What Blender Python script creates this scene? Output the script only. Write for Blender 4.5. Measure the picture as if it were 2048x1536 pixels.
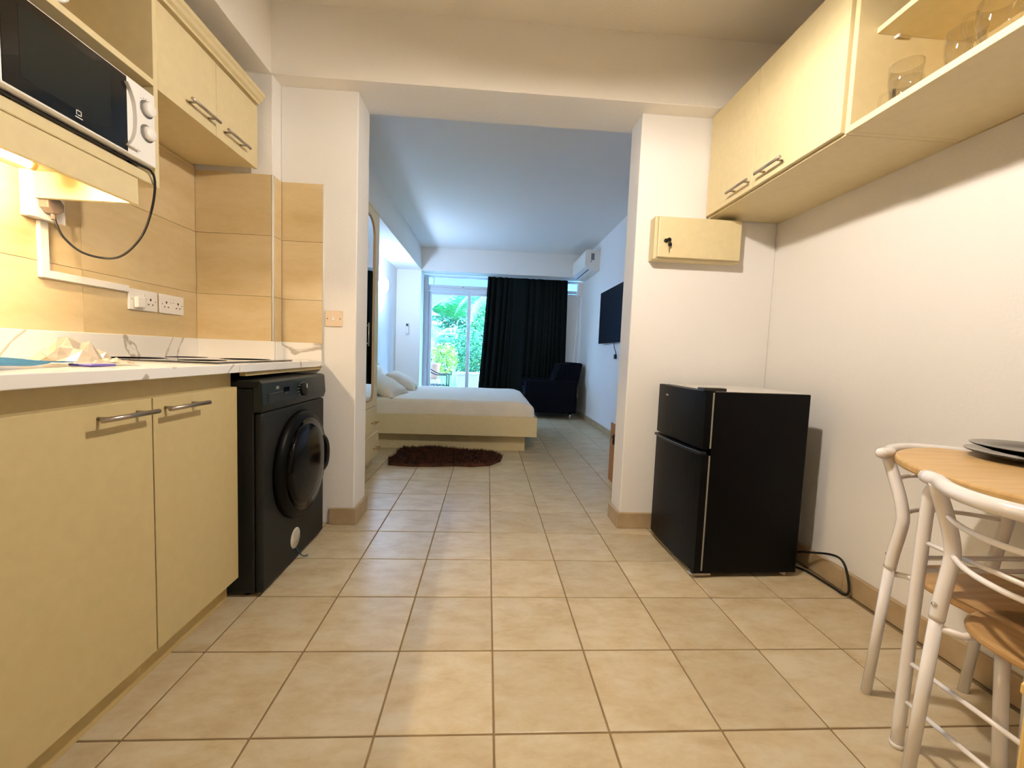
import bpy, bmesh, math, random
from mathutils import Vector, Matrix
random.seed(7)
PI = math.pi
scn = bpy.context.scene
COL = scn.collection
for o in list(bpy.data.objects): bpy.data.objects.remove(o)

# ------------------------------------------------------------------ camera
YAW, PITCH, ROLL, HC = 0.0612, 0.0707, 0.0386, 0.97
cy, sy, cp, sp, cr, sr = math.cos(YAW), math.sin(YAW), math.cos(PITCH), math.sin(PITCH), math.cos(ROLL), math.sin(ROLL)
fw = Vector((sy*cp, cy*cp, -sp)); rt = Vector((cy, -sy, 0)); up = rt.cross(fw)
rt2 = cr*rt + sr*up; up2 = -sr*rt + cr*up
cam = bpy.data.cameras.new('camera'); camo = bpy.data.objects.new('camera', cam); COL.objects.link(camo)
cam.sensor_fit = 'HORIZONTAL'; cam.sensor_width = 36.0; cam.lens = 36.0*833.49/2048.0; cam.clip_start = 0.02; cam.clip_end = 300
Rm = Matrix((rt2, up2, -fw)).transposed().to_4x4()
camo.matrix_world = Matrix.Translation((0, 0, HC)) @ Rm
scn.camera = camo

# ------------------------------------------------------------------ light and exposure
EXPOSURE = 0.33
LAMP = 1150.0;   LAMP_COL = (1.0, 0.905, 0.79)
TUBE = 320.0;    TUBE_COL = (1.0, 0.77, 0.48)
SCONCE = 120.0;  SCONCE_COL = (0.46, 0.66, 1.0)
SKY = 6.0;      SKY_COL = (0.26, 0.54, 1.0)
SUN = 3.0
scn.view_settings.view_transform = 'Standard'; scn.view_settings.look = 'None'
scn.view_settings.gamma = 1.0; scn.view_settings.use_curve_mapping = False
scn.view_settings.exposure = EXPOSURE
w = bpy.data.worlds.new('sky'); scn.world = w; w.use_nodes = True
nt = w.node_tree; nt.nodes.clear()
wo = nt.nodes.new('ShaderNodeOutputWorld'); bg = nt.nodes.new('ShaderNodeBackground')
tc = nt.nodes.new('ShaderNodeTexCoord'); sx = nt.nodes.new('ShaderNodeSeparateXYZ'); rp = nt.nodes.new('ShaderNodeValToRGB')
rp.color_ramp.elements[0].position = 0.0; rp.color_ramp.elements[0].color = (0.36, 0.64, 1.0, 1)
rp.color_ramp.elements[1].position = 0.7; rp.color_ramp.elements[1].color = (*SKY_COL, 1)
nt.links.new(tc.outputs['Generated'], sx.inputs[0]); nt.links.new(sx.outputs['Z'], rp.inputs[0])
nt.links.new(rp.outputs[0], bg.inputs[0]); bg.inputs[1].default_value = 6.0*SKY; nt.links.new(bg.outputs[0], wo.inputs[0])
sun = bpy.data.lights.new('sun', 'SUN'); sun.energy = SUN; sun.angle = 0.02; sun.color = (1, 0.97, 0.9)
so = bpy.data.objects.new('sun', sun); COL.objects.link(so)
so.rotation_euler = Vector((0.35, 1.0, -1.15)).to_track_quat('-Z', 'Y').to_euler()

# ------------------------------------------------------------------ materials
def lin(c):
    return tuple((v/255/12.92 if v/255 <= 0.04045 else ((v/255+0.055)/1.055)**2.4) for v in c)
MATS = {}
def mat(name, rgb, rough=0.5, metal=0.0, var=0.0, scale=6.0, bump=0.0, bscale=40.0, spec=0.5, trans=0.0, emit=None, es=0.0, rgb2=None, coat=0.0, stretch=None, sheen=0.0):
    if name in MATS: return MATS[name]
    m = bpy.data.materials.new(name); m.use_nodes = True; MATS[name] = m
    n = m.node_tree; b = n.nodes['Principled BSDF']
    c = lin(rgb)
    b.inputs['Base Color'].default_value = (*c, 1); b.inputs['Roughness'].default_value = rough; b.inputs['Metallic'].default_value = metal
    b.inputs['Specular IOR Level'].default_value = spec; b.inputs['Transmission Weight'].default_value = trans
    b.inputs['Coat Weight'].default_value = coat; b.inputs['Sheen Weight'].default_value = sheen
    if emit: b.inputs['Emission Color'].default_value = (*emit, 1); b.inputs['Emission Strength'].default_value = es
    if var or bump:
        t = n.nodes.new('ShaderNodeTexCoord'); mp = n.nodes.new('ShaderNodeMapping'); n.links.new(t.outputs['Object'], mp.inputs[0])
        if stretch: mp.inputs['Scale'].default_value = stretch
    if var:
        nz = n.nodes.new('ShaderNodeTexNoise'); nz.inputs['Scale'].default_value = scale; nz.inputs['Detail'].default_value = 6; n.links.new(mp.outputs[0], nz.inputs[0])
        r = n.nodes.new('ShaderNodeValToRGB'); r.color_ramp.elements[0].position = 0.32; r.color_ramp.elements[1].position = 0.68
        c2 = lin(rgb2) if rgb2 else tuple(v*(1-var) for v in c)
        r.color_ramp.elements[0].color = (*c2, 1); r.color_ramp.elements[1].color = (*tuple(min(1, v*(1+var*0.3)) for v in c), 1)
        n.links.new(nz.outputs['Fac'], r.inputs[0]); n.links.new(r.outputs[0], b.inputs['Base Color'])
    if bump:
        nb = n.nodes.new('ShaderNodeTexNoise'); nb.inputs['Scale'].default_value = bscale; nb.inputs['Detail'].default_value = 4; n.links.new(mp.outputs[0], nb.inputs[0])
        bp = n.nodes.new('ShaderNodeBump'); bp.inputs['Strength'].default_value = bump; bp.inputs['Distance'].default_value = 0.01
        n.links.new(nb.outputs['Fac'], bp.inputs['Height']); n.links.new(bp.outputs[0], b.inputs['Normal'])
    return m

WALL = mat('white_wall_paint', (238, 234, 229), 0.62, bump=0.12, bscale=90, spec=0.25)
CEIL = mat('ceiling_paint', (245, 239, 229), 0.7, bump=0.1, bscale=60, spec=0.2)
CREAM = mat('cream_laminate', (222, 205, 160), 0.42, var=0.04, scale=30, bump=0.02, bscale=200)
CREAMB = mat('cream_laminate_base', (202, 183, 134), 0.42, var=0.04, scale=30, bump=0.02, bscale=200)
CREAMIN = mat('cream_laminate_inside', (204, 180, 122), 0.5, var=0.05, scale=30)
STEEL = mat('brushed_steel', (170, 160, 150), 0.28, metal=0.9)
CHROME = mat('chrome', (225, 225, 225), 0.08, metal=1.0)
GROUT = mat('floor_grout', (140, 116, 80), 0.85, var=0.15, scale=12)
SKIRT = mat('skirting_tile', (184, 162, 128), 0.4, var=0.14, scale=9, rgb2=(168, 144, 110))
WHITEP = mat('white_plastic', (236, 232, 226), 0.35)
BLACKP = mat('black_plastic', (14, 14, 14), 0.38)
BLACKG = mat('black_gloss', (6, 6, 6), 0.06, coat=0.5)
RUB = mat('black_rubber', (12, 12, 12), 0.5)
CHARC = mat('charcoal_enamel', (31, 32, 30), 0.5, spec=0.2)
CHARC2 = mat('charcoal_panel', (26, 33, 32), 0.35, spec=0.3)
DOORB = mat('washer_door_black', (4, 4, 4), 0.4, spec=0.12)
DOORG = mat('washer_door_glass', (3, 3, 3), 0.14, spec=0.18)
FRB = mat('fridge_black', (6, 6, 7), 0.4, bump=0.03, bscale=400, spec=0.12)
WHITEM = mat('white_coated_steel', (236, 230, 226), 0.22, coat=0.3)
WOOD = mat('beech_wood', (210, 174, 118), 0.4, var=0.1, scale=5, stretch=(1, 12, 1), rgb2=(200, 160, 100))
WOODS = mat('beech_seat', (188, 150, 98), 0.42, var=0.12, scale=5, stretch=(1, 12, 1), rgb2=(172, 132, 82))
LINEN = mat('white_linen', (236, 228, 214), 0.85, var=0.05, scale=8, bump=0.25, bscale=14, sheen=0.2)
PILLOW = mat('pillow_linen', (228, 220, 204), 0.9, var=0.06, scale=10, bump=0.3, bscale=12, sheen=0.2)
CURT = mat('dark_green_curtain', (10, 18, 16), 0.9, var=0.15, scale=30, spec=0.15)
NAVY = mat('navy_fabric', (4, 7, 18), 0.9, var=0.15, scale=40, bump=0.1, bscale=200, spec=0.15)
FUR = mat('brown_fur', (92, 50, 28), 0.95, var=0.5, scale=18, rgb2=(44, 21, 10))
SCREEN = mat('tv_screen', (3, 3, 3), 0.5, spec=0.1)
MIRROR = mat('mirror_glass', (235, 238, 238), 0.02, metal=1.0)
MOULD = mat('brown_moulding', (172, 134, 78), 0.4)
CARD = mat('cardboard', (170, 118, 70), 0.8, var=0.08, scale=8)
BRASS = mat('brass', (180, 140, 70), 0.25, metal=0.9)
ALU = mat('white_aluminium', (214, 220, 228), 0.4)
CLOTH = mat('blue_cloth', (44, 120, 170), 0.9, var=0.2, scale=20, bump=0.3, bscale=60)
TERR = mat('terrace_paving', (206, 200, 190), 0.7, var=0.1, scale=4)
GRASS = mat('lawn', (96, 150, 70), 0.9, var=0.4, scale=12)
BLUEW = mat('arcade_render', (170, 200, 226), 0.8)
PINK = mat('pink_planter', (214, 186, 180), 0.6, var=0.06, scale=6)
IRON = mat('black_iron', (16, 16, 18), 0.4, metal=0.5)
BARK = mat('pale_bark', (176, 170, 150), 0.9, var=0.3, scale=20)
L1 = mat('leaf_mid', (70, 150, 90), 0.5, var=0.35, scale=3)
L2 = mat('leaf_dark', (28, 96, 66), 0.5, var=0.4, scale=3)
L3 = mat('leaf_yellow', (190, 206, 84), 0.5, var=0.3, scale=5)
L4 = mat('leaf_pale', (130, 196, 160), 0.5, var=0.3, scale=3)
TERRA = mat('terracotta', (206, 140, 104), 0.7, var=0.1, scale=9)
ORANGE = mat('cable_black', (14, 13, 13), 0.35)

def tile_mat(name, c1, c2, c3, rough, scale, stretch=None):
    m = bpy.data.materials.new(name); m.use_nodes = True; n = m.node_tree; b = n.nodes['Principled BSDF']; L = n.links.new
    g = n.nodes.new('ShaderNodeNewGeometry'); mp = n.nodes.new('ShaderNodeMapping'); L(g.outputs['Position'], mp.inputs[0])
    oi = n.nodes.new('ShaderNodeObjectInfo'); L(oi.outputs['Random'], mp.inputs['Rotation']) if False else None
    cmb = n.nodes.new('ShaderNodeCombineXYZ'); mu = n.nodes.new('ShaderNodeMath'); mu.operation = 'MULTIPLY'; mu.inputs[1].default_value = 17.0
    L(oi.outputs['Random'], mu.inputs[0]); L(mu.outputs[0], cmb.inputs['Z']); L(cmb.outputs[0], mp.inputs['Location'])
    if stretch: mp.inputs['Scale'].default_value = stretch
    nz = n.nodes.new('ShaderNodeTexNoise'); nz.inputs['Scale'].default_value = scale; nz.inputs['Detail'].default_value = 10; nz.inputs['Roughness'].default_value = 0.68; nz.inputs['Distortion'].default_value = 0.2
    L(mp.outputs[0], nz.inputs[0]); r = n.nodes.new('ShaderNodeValToRGB'); e = r.color_ramp.elements
    e[0].position = 0.30; e[0].color = (*lin(c1), 1); e[1].position = 0.62; e[1].color = (*lin(c3), 1); k = e.new(0.46); k.color = (*lin(c2), 1)
    L(nz.outputs['Fac'], r.inputs[0])
    hs = n.nodes.new('ShaderNodeHueSaturation'); mr = n.nodes.new('ShaderNodeMapRange'); L(oi.outputs['Random'], mr.inputs[0]); mr.inputs['To Min'].default_value = 0.92; mr.inputs['To Max'].default_value = 1.05
    L(mr.outputs[0], hs.inputs['Value']); L(r.outputs[0], hs.inputs['Color']); L(hs.outputs[0], b.inputs['Base Color'])
    b.inputs['Roughness'].default_value = rough
    bp = n.nodes.new('ShaderNodeBump'); bp.inputs['Strength'].default_value = 0.12; bp.inputs['Distance'].default_value = 0.004; L(nz.outputs['Fac'], bp.inputs['Height']); L(bp.outputs[0], b.inputs['Normal'])
    MATS[name] = m; return m
FTILE = tile_mat('floor_tile', (182, 160, 124), (198, 179, 144), (207, 193, 164), 0.36, 7.5, (1, 1.9, 1))
WTILE = tile_mat('wall_tile', (204, 178, 130), (214, 190, 144), (222, 200, 158), 0.28, 2.4, (1, 1, 3.0))

def marble():
    m = bpy.data.materials.new('white_marble'); m.use_nodes = True; n = m.node_tree; b = n.nodes['Principled BSDF']; L = n.links.new
    g = n.nodes.new('ShaderNodeNewGeometry'); nz = n.nodes.new('ShaderNodeTexNoise'); nz.inputs['Scale'].default_value = 1.3; nz.inputs['Detail'].default_value = 7; nz.inputs['Distortion'].default_value = 1.6
    L(g.outputs['Position'], nz.inputs[0]); r = n.nodes.new('ShaderNodeValToRGB'); e = r.color_ramp.elements
    w0 = (*lin((238, 234, 228)), 1)
    e[0].position = 0.0; e[0].color = w0; e[1].position = 1.0; e[1].color = w0
    for p, c in ((0.488, w0), (0.499, (*lin((176, 166, 152)), 1)), (0.504, (*lin((190, 182, 170)), 1)), (0.515, w0)):
        k = e.new(p); k.color = c
    L(nz.outputs['Fac'], r.inputs[0]); L(r.outputs[0], b.inputs['Base Color']); b.inputs['Roughness'].default_value = 0.12; return m
MARBLE = marble()
def glassmat(name, tint=(1, 1, 1), rough=0.0, refl=1.0):
    m = bpy.data.materials.new(name); m.use_nodes = True; n = m.node_tree; n.nodes.clear(); L = n.links.new
    o = n.nodes.new('ShaderNodeOutputMaterial'); mx = n.nodes.new('ShaderNodeMixShader'); t = n.nodes.new('ShaderNodeBsdfTransparent'); t.inputs[0].default_value = (*tint, 1)
    g = n.nodes.new('ShaderNodeBsdfGlossy'); g.inputs['Roughness'].default_value = rough; lw = n.nodes.new('ShaderNodeLayerWeight'); lw.inputs[0].default_value = 0.5; pw_ = n.nodes.new('ShaderNodeMath'); pw_.operation = 'POWER'; pw_.inputs[1].default_value = 4.0; f = n.nodes.new('ShaderNodeMath'); f.operation = 'MULTIPLY_ADD'; f.inputs[1].default_value = 0.75*refl; f.inputs[2].default_value = 0.04*refl
    L(lw.outputs['Facing'], pw_.inputs[0]); L(pw_.outputs[0], f.inputs[0]); L(f.outputs[0], mx.inputs[0]); L(t.outputs[0], mx.inputs[1]); L(g.outputs[0], mx.inputs[2]); L(mx.outputs[0], o.inputs[0]); return m
PANE = glassmat('window_glass', (0.93, 0.97, 1.0))
TUMB = glassmat('tumbler_glass', (0.975, 0.97, 0.96), 0.01)
FILM = glassmat('clear_film', (0.95, 0.93, 0.92), 0.12)
def emis(name, col, s):
    m = bpy.data.materials.new(name); m.use_nodes = True; n = m.node_tree; n.nodes.clear()
    o = n.nodes.new('ShaderNodeOutputMaterial'); e = n.nodes.new('ShaderNodeEmission'); e.inputs[0].default_value = (*col, 1); e.inputs[1].default_value = s
    n.links.new(e.outputs[0], o.inputs[0]); return m
BULB = emis('bulb_glow', LAMP_COL, LAMP); TUBEM = emis('tube_glow', TUBE_COL, TUBE); SCON = emis('sconce_glow', SCONCE_COL, SCONCE)

# ------------------------------------------------------------------ geometry helpers
def smooth_path(pts, n=6):
    P = [Vector(p) for p in pts]; out = []
    for i in range(len(P)-1):
        a = P[i-1] if i else P[i]*2-P[i+1]; b = P[i]; c = P[i+1]; d = P[i+2] if i+2 < len(P) else P[i+1]*2-P[i]
        for k in range(n):
            t = k/n; out.append(0.5*((2*b)+(-a+c)*t+(2*a-5*b+4*c-d)*t*t+(-a+3*b-3*c+d)*t**3))
    out.append(P[-1]); return out
class G:
    def __init__(s): s.b = bmesh.new()
    def box(s, x0, x1, y0, y1, z0, z1, bev=0.0, seg=1):
        r = bmesh.ops.create_cube(s.b, size=1.0); vs = r['verts']
        for v in vs: v.co = Vector((x0+(v.co.x+.5)*(x1-x0), y0+(v.co.y+.5)*(y1-y0), z0+(v.co.z+.5)*(z1-z0)))
        if bev:
            es = list({e for v in vs for e in v.link_edges})
            bmesh.ops.bevel(s.b, geom=es, offset=bev, segments=seg, affect='EDGES', profile=0.5)
        return s
    def tube(s, pts, r, seg=10, rads=None, cap=True, closed=False):
        P = [Vector(p) for p in pts]; n = len(P); rings = []
        t0 = (P[1]-P[0]).normalized(); u = t0.orthogonal().normalized()
        for i in range(n):
            if closed: t = (P[(i+1) % n]-P[i-1]).normalized()
            else: t = ((P[min(i+1, n-1)]-P[max(i-1, 0)])).normalized()
            u = (u-t*u.dot(t)); u = u.normalized() if u.length > 1e-6 else t.orthogonal().normalized(); v = t.cross(u); rr = rads[i] if rads else r
            rings.append([s.b.verts.new(P[i]+rr*(math.cos(2*PI*k/seg)*u+math.sin(2*PI*k/seg)*v)) for k in range(seg)])
        for i in range(n if closed else n-1):
            a = rings[i]; b = rings[(i+1) % n]
            for k in range(seg):
                f = s.b.faces.new((a[k], a[(k+1) % seg], b[(k+1) % seg], b[k])); f.smooth = True
        if cap and not closed: s.b.faces.new(rings[0][::-1]); s.b.faces.new(rings[-1])
        return s
    def lathe(s, prof, c=(0, 0, 0), ax='z', seg=24, sx=1.0, sy=1.0):
        c = Vector(c); rings = []
        for r, h in prof:
            ring = []
            for k in range(seg):
                a = 2*PI*k/seg; p = (r*math.cos(a)*sx, r*math.sin(a)*sy, h)
                if ax == 'x': p = (p[2], p[0], p[1])
                elif ax == 'y': p = (p[0], p[2], p[1])
                ring.append(s.b.verts.new(c+Vector(p)))
            rings.append(ring)
        for a, b in zip(rings, rings[1:]):
            for k in range(seg):
                f = s.b.faces.new((a[k], a[(k+1) % seg], b[(k+1) % seg], b[k])); f.smooth = True
        if prof[0][0] > 1e-5: s.b.faces.new(rings[0][::-1])
        if prof[-1][0] > 1e-5: s.b.faces.new(rings[-1])
        bmesh.ops.remove_doubles(s.b, verts=s.b.verts, dist=1e-6)
        return s
    def prism(s, poly, axis, a, b, bev=0.0):
        # poly: list of 2D points in the other two axes (cyclic order x->yz, y->xz, z->xy)
        def P(p, h): return {'x': (h, p[0], p[1]), 'y': (p[0], h, p[1]), 'z': (p[0], p[1], h)}[axis]
        A = [s.b.verts.new(P(p, a)) for p in poly]; B = [s.b.verts.new(P(p, b)) for p in poly]; n = len(poly); fs = [s.b.faces.new(A[::-1]), s.b.faces.new(B)]
        for i in range(n): fs.append(s.b.faces.new((A[i], A[(i+1) % n], B[(i+1) % n], B[i])))
        bmesh.ops.recalc_face_normals(s.b, faces=fs)
        if bev:
            es = list(fs[0].edges)+list(fs[1].edges)
            bmesh.ops.bevel(s.b, geom=es, offset=bev, segments=2, affect='EDGES', profile=0.5)
        return s
    def quad(s, a, b, c, d):
        s.b.faces.new([s.b.verts.new(p) for p in (a, b, c, d)]); return s
    def grid(s, fn, nu, nv, closed=False):
        V = [[s.b.verts.new(fn(i/nu, j/nv)) for j in range(nv+1)] for i in range(nu+1)]
        for i in range(nu):
            for j in range(nv):
                f = s.b.faces.new((V[i][j], V[i+1][j], V[i+1][j+1], V[i][j+1])); f.smooth = True
        return s
    def mesh(s, name):
        bmesh.ops.recalc_face_normals(s.b, faces=s.b.faces)
        me = bpy.data.meshes.new(name); s.b.to_mesh(me); s.b.free(); return me
def rootmat(o):
    return Matrix.Translation(o.location) @ o.rotation_euler.to_matrix().to_4x4()
def put(name, g, m, parent=None, local=False, label=None, kind=None, me=None):
    me = me or g.mesh(name)
    if m and not me.materials: me.materials.append(m)
    o = bpy.data.objects.new(name, me); COL.objects.link(o)
    if parent:
        o.parent = parent
        if not local:
            M = rootmat(parent)
            if parent.parent: M = rootmat(parent.parent) @ M
            o.matrix_parent_inverse = M.inverted() if parent.type == 'EMPTY' or parent.parent is None else Matrix.Identity(4)
    if label: o['label'] = label
    if kind: o['kind'] = kind
    return o
def sub(name, g, m, part, **k):          # sub-part: same coordinates as its part
    return put(name, g, m, part, local=True, **k)
def thing(name, label, cat, loc=(0, 0, 0), rz=0, group=None):
    o = bpy.data.objects.new(name, None); COL.objects.link(o); o.location = loc; o.rotation_euler = (0, 0, rz); o.empty_display_size = 0.05
    o['label'] = label; o['category'] = cat
    if group: o['group'] = group
    return o
def tag(o, label, cat, group=None):
    o['label'] = label; o['category'] = cat
    if group: o['group'] = group
    return o
def struct(name, g, m): o = put(name, g, m); o['kind'] = 'structure'; return o
def copy_tree(o, parent=None):
    c = o.copy(); COL.objects.link(c); c.parent = parent
    for ch in list(o.children): copy_tree(ch, c)
    return c
def bx(*a, **k): return G().box(*a, **k)
def text_mesh(body, size, depth=0.001):
    cu = bpy.data.curves.new('lettering', 'FONT'); cu.body = body; cu.size = size; cu.extrude = depth; cu.align_x = 'CENTER'; cu.align_y = 'CENTER'
    o = bpy.data.objects.new('lettering', cu); COL.objects.link(o)
    dg = bpy.context.evaluated_depsgraph_get(); me = bpy.data.meshes.new_from_object(o.evaluated_get(dg))
    bpy.data.objects.remove(o); return me
# ------------------------------------------------------------------ structure
XL, XR, XRB = -1.475, 1.595, 1.545
YP = 2.30; YC = 2.215; YB = 2.505; YF = 6.80; YW = 7.15
ZK, ZB, ZS, ZSB = 2.63, 2.61, 2.293, 2.25
floor = struct('floor', bx(-1.6, 1.75, -1.6, 7.35, -0.12, -0.0035), GROUT)
T = 0.3017; X0 = 0.0493; Y0 = 0.9995
tg = G().box(-T/2+0.0026, T/2-0.0026, -T/2+0.0026, T/2-0.0026, -0.009, 0.0, 0.0022, 2); tme = tg.mesh('tile'); tme.materials.append(FTILE)
for i in range(-3, 21):
    for j in range(-5, 5):
        t = put('tile', None, FTILE, floor, me=tme); t.location = (X0+(j+.5)*T, Y0+(i+.5)*T, random.uniform(-0.0006, 0))
        t.rotation_euler = (random.uniform(-.0005, .0005), random.uniform(-.0005, .0005), 0)
wl = struct('wall_left', bx(-1.62, XL, -1.6, 7.35, 0, 2.75), WALL)
wr = struct('wall_right', G().box(XR, 1.75, -1.6, YP+.05, 0, 2.75), WALL)
struct('wall_right', G().box(XRB, 1.75, YP+.05, 7.35, 0, 2.75), WALL)
struct('wall_back', bx(-1.6, 1.75, -1.72, -1.6, 0, 2.75), WALL)
col = struct('wall_column', G().box(XL, -1.10, YC, YB, 0, 2.64, 0.003), WALL)
pl = struct('wall_pier_left', G().box(-1.10, -0.71, YP, YB, 0, 2.295, 0.004), WALL)
pr = struct('wall_pier_right', G().box(0.79, XR, YP, 2.468, 0, 2.295, 0.004), WALL)
struct('trim_1', G().box(XL, XR, 2.205, YB, ZS, 2.74, 0.003), CEIL)
struct('trim_2', G().box(XL, -1.10, -1.6, 2.205, ZS, 2.74, 0.002), CEIL)
struct('trim_3', G().box(XL, -1.09, YB, YF, ZSB, 2.74, 0.002), WALL)
struct('trim_4', G().box(XL, XRB, YF, 7.10, ZSB, 2.74, 0.002), WALL)
struct('ceiling', G().box(-1.6, 1.75, -1.6, 2.3, ZK, 2.80), CEIL)
struct('ceiling', G().box(-1.6, 1.75, 2.3, 7.35, ZB, 2.80), WALL)
struct('wall_far_left', G().box(XL, -1.09, YF, 7.35, 0, ZSB+.01, 0.003), WALL)
struct('wall_far_right', G().box(1.29, XRB, YW, 7.35, 0, 2.03, 0.002), WALL)
cr_ = struct('trim_5', G().tube([(0.155, 2.2035, 2.63), (0.152, 2.2035, 2.62)], 0.002, 6), CEIL)
# skirting: short ceramic pieces
def skirt(name, segs, h=0.09):
    root = bpy.data.objects.new(name, None); COL.objects.link(root); root['kind'] = 'structure'
    for (x0, x1, y0, y1, ax) in segs:
        L = (x1-x0) if ax == 'x' else (y1-y0); n = max(1, round(L/T))
        for k in range(n):
            g = G()
            if ax == 'x': g.box(x0+k*L/n+.001, x0+(k+1)*L/n-.001, y0, y1, 0.0005, h, 0.002)
            else: g.box(x0, x1, y0+k*L/n+.001, y0+(k+1)*L/n-.001, 0.0005, h, 0.002)
            put('skirting_tile', g, SKIRT, root)
skirt('baseboard_right', [(XR-.022, XR, -0.2, YP-.02, 'y')])
skirt('baseboard_pier_right', [(0.772, 1.573, YP-.018, YP, 'x'), (0.772, 0.79, YP, 2.468, 'y')])
skirt('baseboard_pier_left', [(-0.84, -0.692, YP-.018, YP, 'x'), (-0.71, -0.692, YP, YB, 'y')])
skirt('baseboard_bedroom_right', [(XRB-.018, XRB, YB, YW, 'y')], 0.08)
skirt('baseboard_far', [(XL, -1.09, YF-.016, YF, 'x')], 0.08)
# backsplash tiles (parts of the walls they clad)
def wtiles(parent, faces):
    for (ax, c, a0, a1, zs) in faces:
        for z0, z1 in zs:
            g = G()
            if ax == 'x': g.box(c, c+.008, a0+.0003, a1-.0003, z0+.0007, z1-.0007, 0.0006)
            else: g.box(a0+.0003, a1-.0003, c-.008, c, z0+.0007, z1-.0007, 0.0006)
            put('tile', g, WTILE, parent)
ZT = [(0.905, 1.215), (1.215, 1.517), (1.517, 1.815)]
for a0, a1 in ((1.615, 2.207), (1.012, 1.615), (0.409, 1.012), (-0.194, 0.409)): wtiles(wl, [('x', XL, a0, a1, ZT)])
wtiles(wl, [('x', XL, 1.615, 2.207, [(1.815, 1.832)])])
wtiles(col, [('y', YC, XL+.008, -1.104, ZT)])
for z0, z1 in ZT: put('tile', G().box(-1.10, -1.092, YC+.001, YP-.0095, z0+.0007, z1-.0007, .001), WTILE, col)
wtiles(pl, [('y', YP, -1.092, -0.884, ZT)])
put('tile_edge_trim', G().tube([(-1.0985, YC-.003, .99), (-1.0985, YC-.003, 1.815)], 0.0055, 8), WHITEP, col)
put('tile_edge_trim', G().tube([(-0.881, YP-.005, .99), (-0.881, YP-.005, 1.818)], 0.0045, 8), WHITEP, pl)
# ------------------------------------------------------------------ worktop
wt = thing('worktop', 'white grey-veined marble worktop with upstand along the tiled wall', 'worktop', (-1.18, 1.0, 0.868))
put('slab', G().box(XL+.0085, -0.88, -0.6, 1.541, 0.868, 0.898, 0.0025, 2), MARBLE, wt)
put('slab', G().prism([(XL+.0085, 1.543), (-0.88, 1.543), (-0.88, YP-.001), (-1.09, YP-.001), (-1.09, YC-.009), (XL+.0085, YC-.009)], 'z', 0.868, 0.898, 0.002), MARBLE, wt)
for a in ((XL+.0085, XL+.0225, -0.6, YC-.024), (XL+.0085, -1.084, YC-.024, YC-.0085), (-1.0915, -1.0775, YC-.0085, YP-.022), (-1.0915, -0.882, YP-.022, YP-.009)):
    put('upstand', G().box(a[0], a[1], a[2], a[3], 0.898, 0.99, 0.0015), MARBLE, wt)
hb = thing('hob', 'black glass hob set flush in the marble worktop', 'hob', (-1.17, 1.78, 0.898))
put('glass_plate', G().box(-1.44, -0.935, 1.50, 2.07, 0.8985, 0.9035, 0.0012), BLACKG, hb)
for (x, y, r) in ((-1.07, 1.64, .075), (-1.07, 1.92, .095), (-1.32, 1.64, .095), (-1.32, 1.92, .075)):
    put('cooking_ring', G().lathe([(r, .9036), (r, .9040), (r-.003, .9040), (r-.003, .9036)], (x, y, 0), seg=32), CHARC, hb)
# ------------------------------------------------------------------ base cabinet
def bar_handle(parent, p, ax, L, out, r=0.006, inset=0.028, gap=0.034):
    p = Vector(p); o = Vector(out); a = {'x': Vector((1, 0, 0)), 'y': Vector((0, 1, 0)), 'z': Vector((0, 0, 1))}[ax]
    g = G(); g.tube([p-a*L/2+o*gap, p+a*L/2+o*gap], r, 12)
    for s in (-1, 1): g.tube([p+a*s*(L/2-inset), p+a*s*(L/2-inset)+o*gap], r*.7, 8)
    return sub('handle', g, STEEL, parent)
bc = thing('base_cabinet', 'cream double-door base cabinet under the marble worktop', 'cabinet', (-1.19, 0.9, 0))
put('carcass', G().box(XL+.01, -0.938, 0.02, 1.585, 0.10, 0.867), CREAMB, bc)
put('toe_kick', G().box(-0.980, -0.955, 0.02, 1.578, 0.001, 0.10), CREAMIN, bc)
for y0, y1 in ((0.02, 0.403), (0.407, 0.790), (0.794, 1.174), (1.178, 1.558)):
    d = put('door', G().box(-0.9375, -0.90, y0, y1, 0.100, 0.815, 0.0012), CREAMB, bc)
    if y0 > .7: bar_handle(d, (-0.90, {0.794: 1.071, 1.178: 1.274}[y0], 0.784), 'y', 0.165, (1, 0, 0))
put('filler_strip', G().box(-0.915, -0.893, 1.60, YP-.002, 0.852, 0.8675), CREAMIN, bc)
# ------------------------------------------------------------------ washing machine
wm = thing('washing_machine', 'charcoal front-loading washing machine under the end of the worktop', 'washing machine', (-1.13, 1.89, 0))
put('body', G().box(-1.42, -0.862, 1.595, 2.188, 0.014, 0.806, 0.006, 2), CHARC, wm)
put('top_panel', G().box(-1.43, -0.84, 1.592, 2.191, 0.8065, 0.836, 0.006, 2), CHARC, wm)
put('front_panel', G().box(-0.8615, -0.832, 1.594, 2.189, 0.014, 0.714, 0.012, 3), CHARC, wm)
cpn = put('control_panel', G().prism([(-0.8615, 0.718), (-0.834, 0.718), (-0.826, 0.745), (-0.832, 0.826), (-0.8395, 0.834), (-0.8615, 0.834)], 'y', 1.593, 2.190), CHARC2, wm)
sub('detergent_drawer', G().box(-0.829, -0.8245, 1.628, 1.748, 0.745, 0.785, 0.002), BLACKP, cpn)
sub('knob', G().lathe([(0.030, 0), (0.029, 0.016), (0.024, 0.019), (0, 0.019)], (-0.829, 1.93, 0.778), 'x', 24), CHARC, cpn)
sub('knob_marker', G().box(-0.811, -0.8085, 1.928, 1.932, 0.785, 0.803), WHITEP, cpn)
sub('display', G().box(-0.8285, -0.8265, 1.755, 1.80, 0.775, 0.80), BLACKG, cpn)
g = G()
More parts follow.
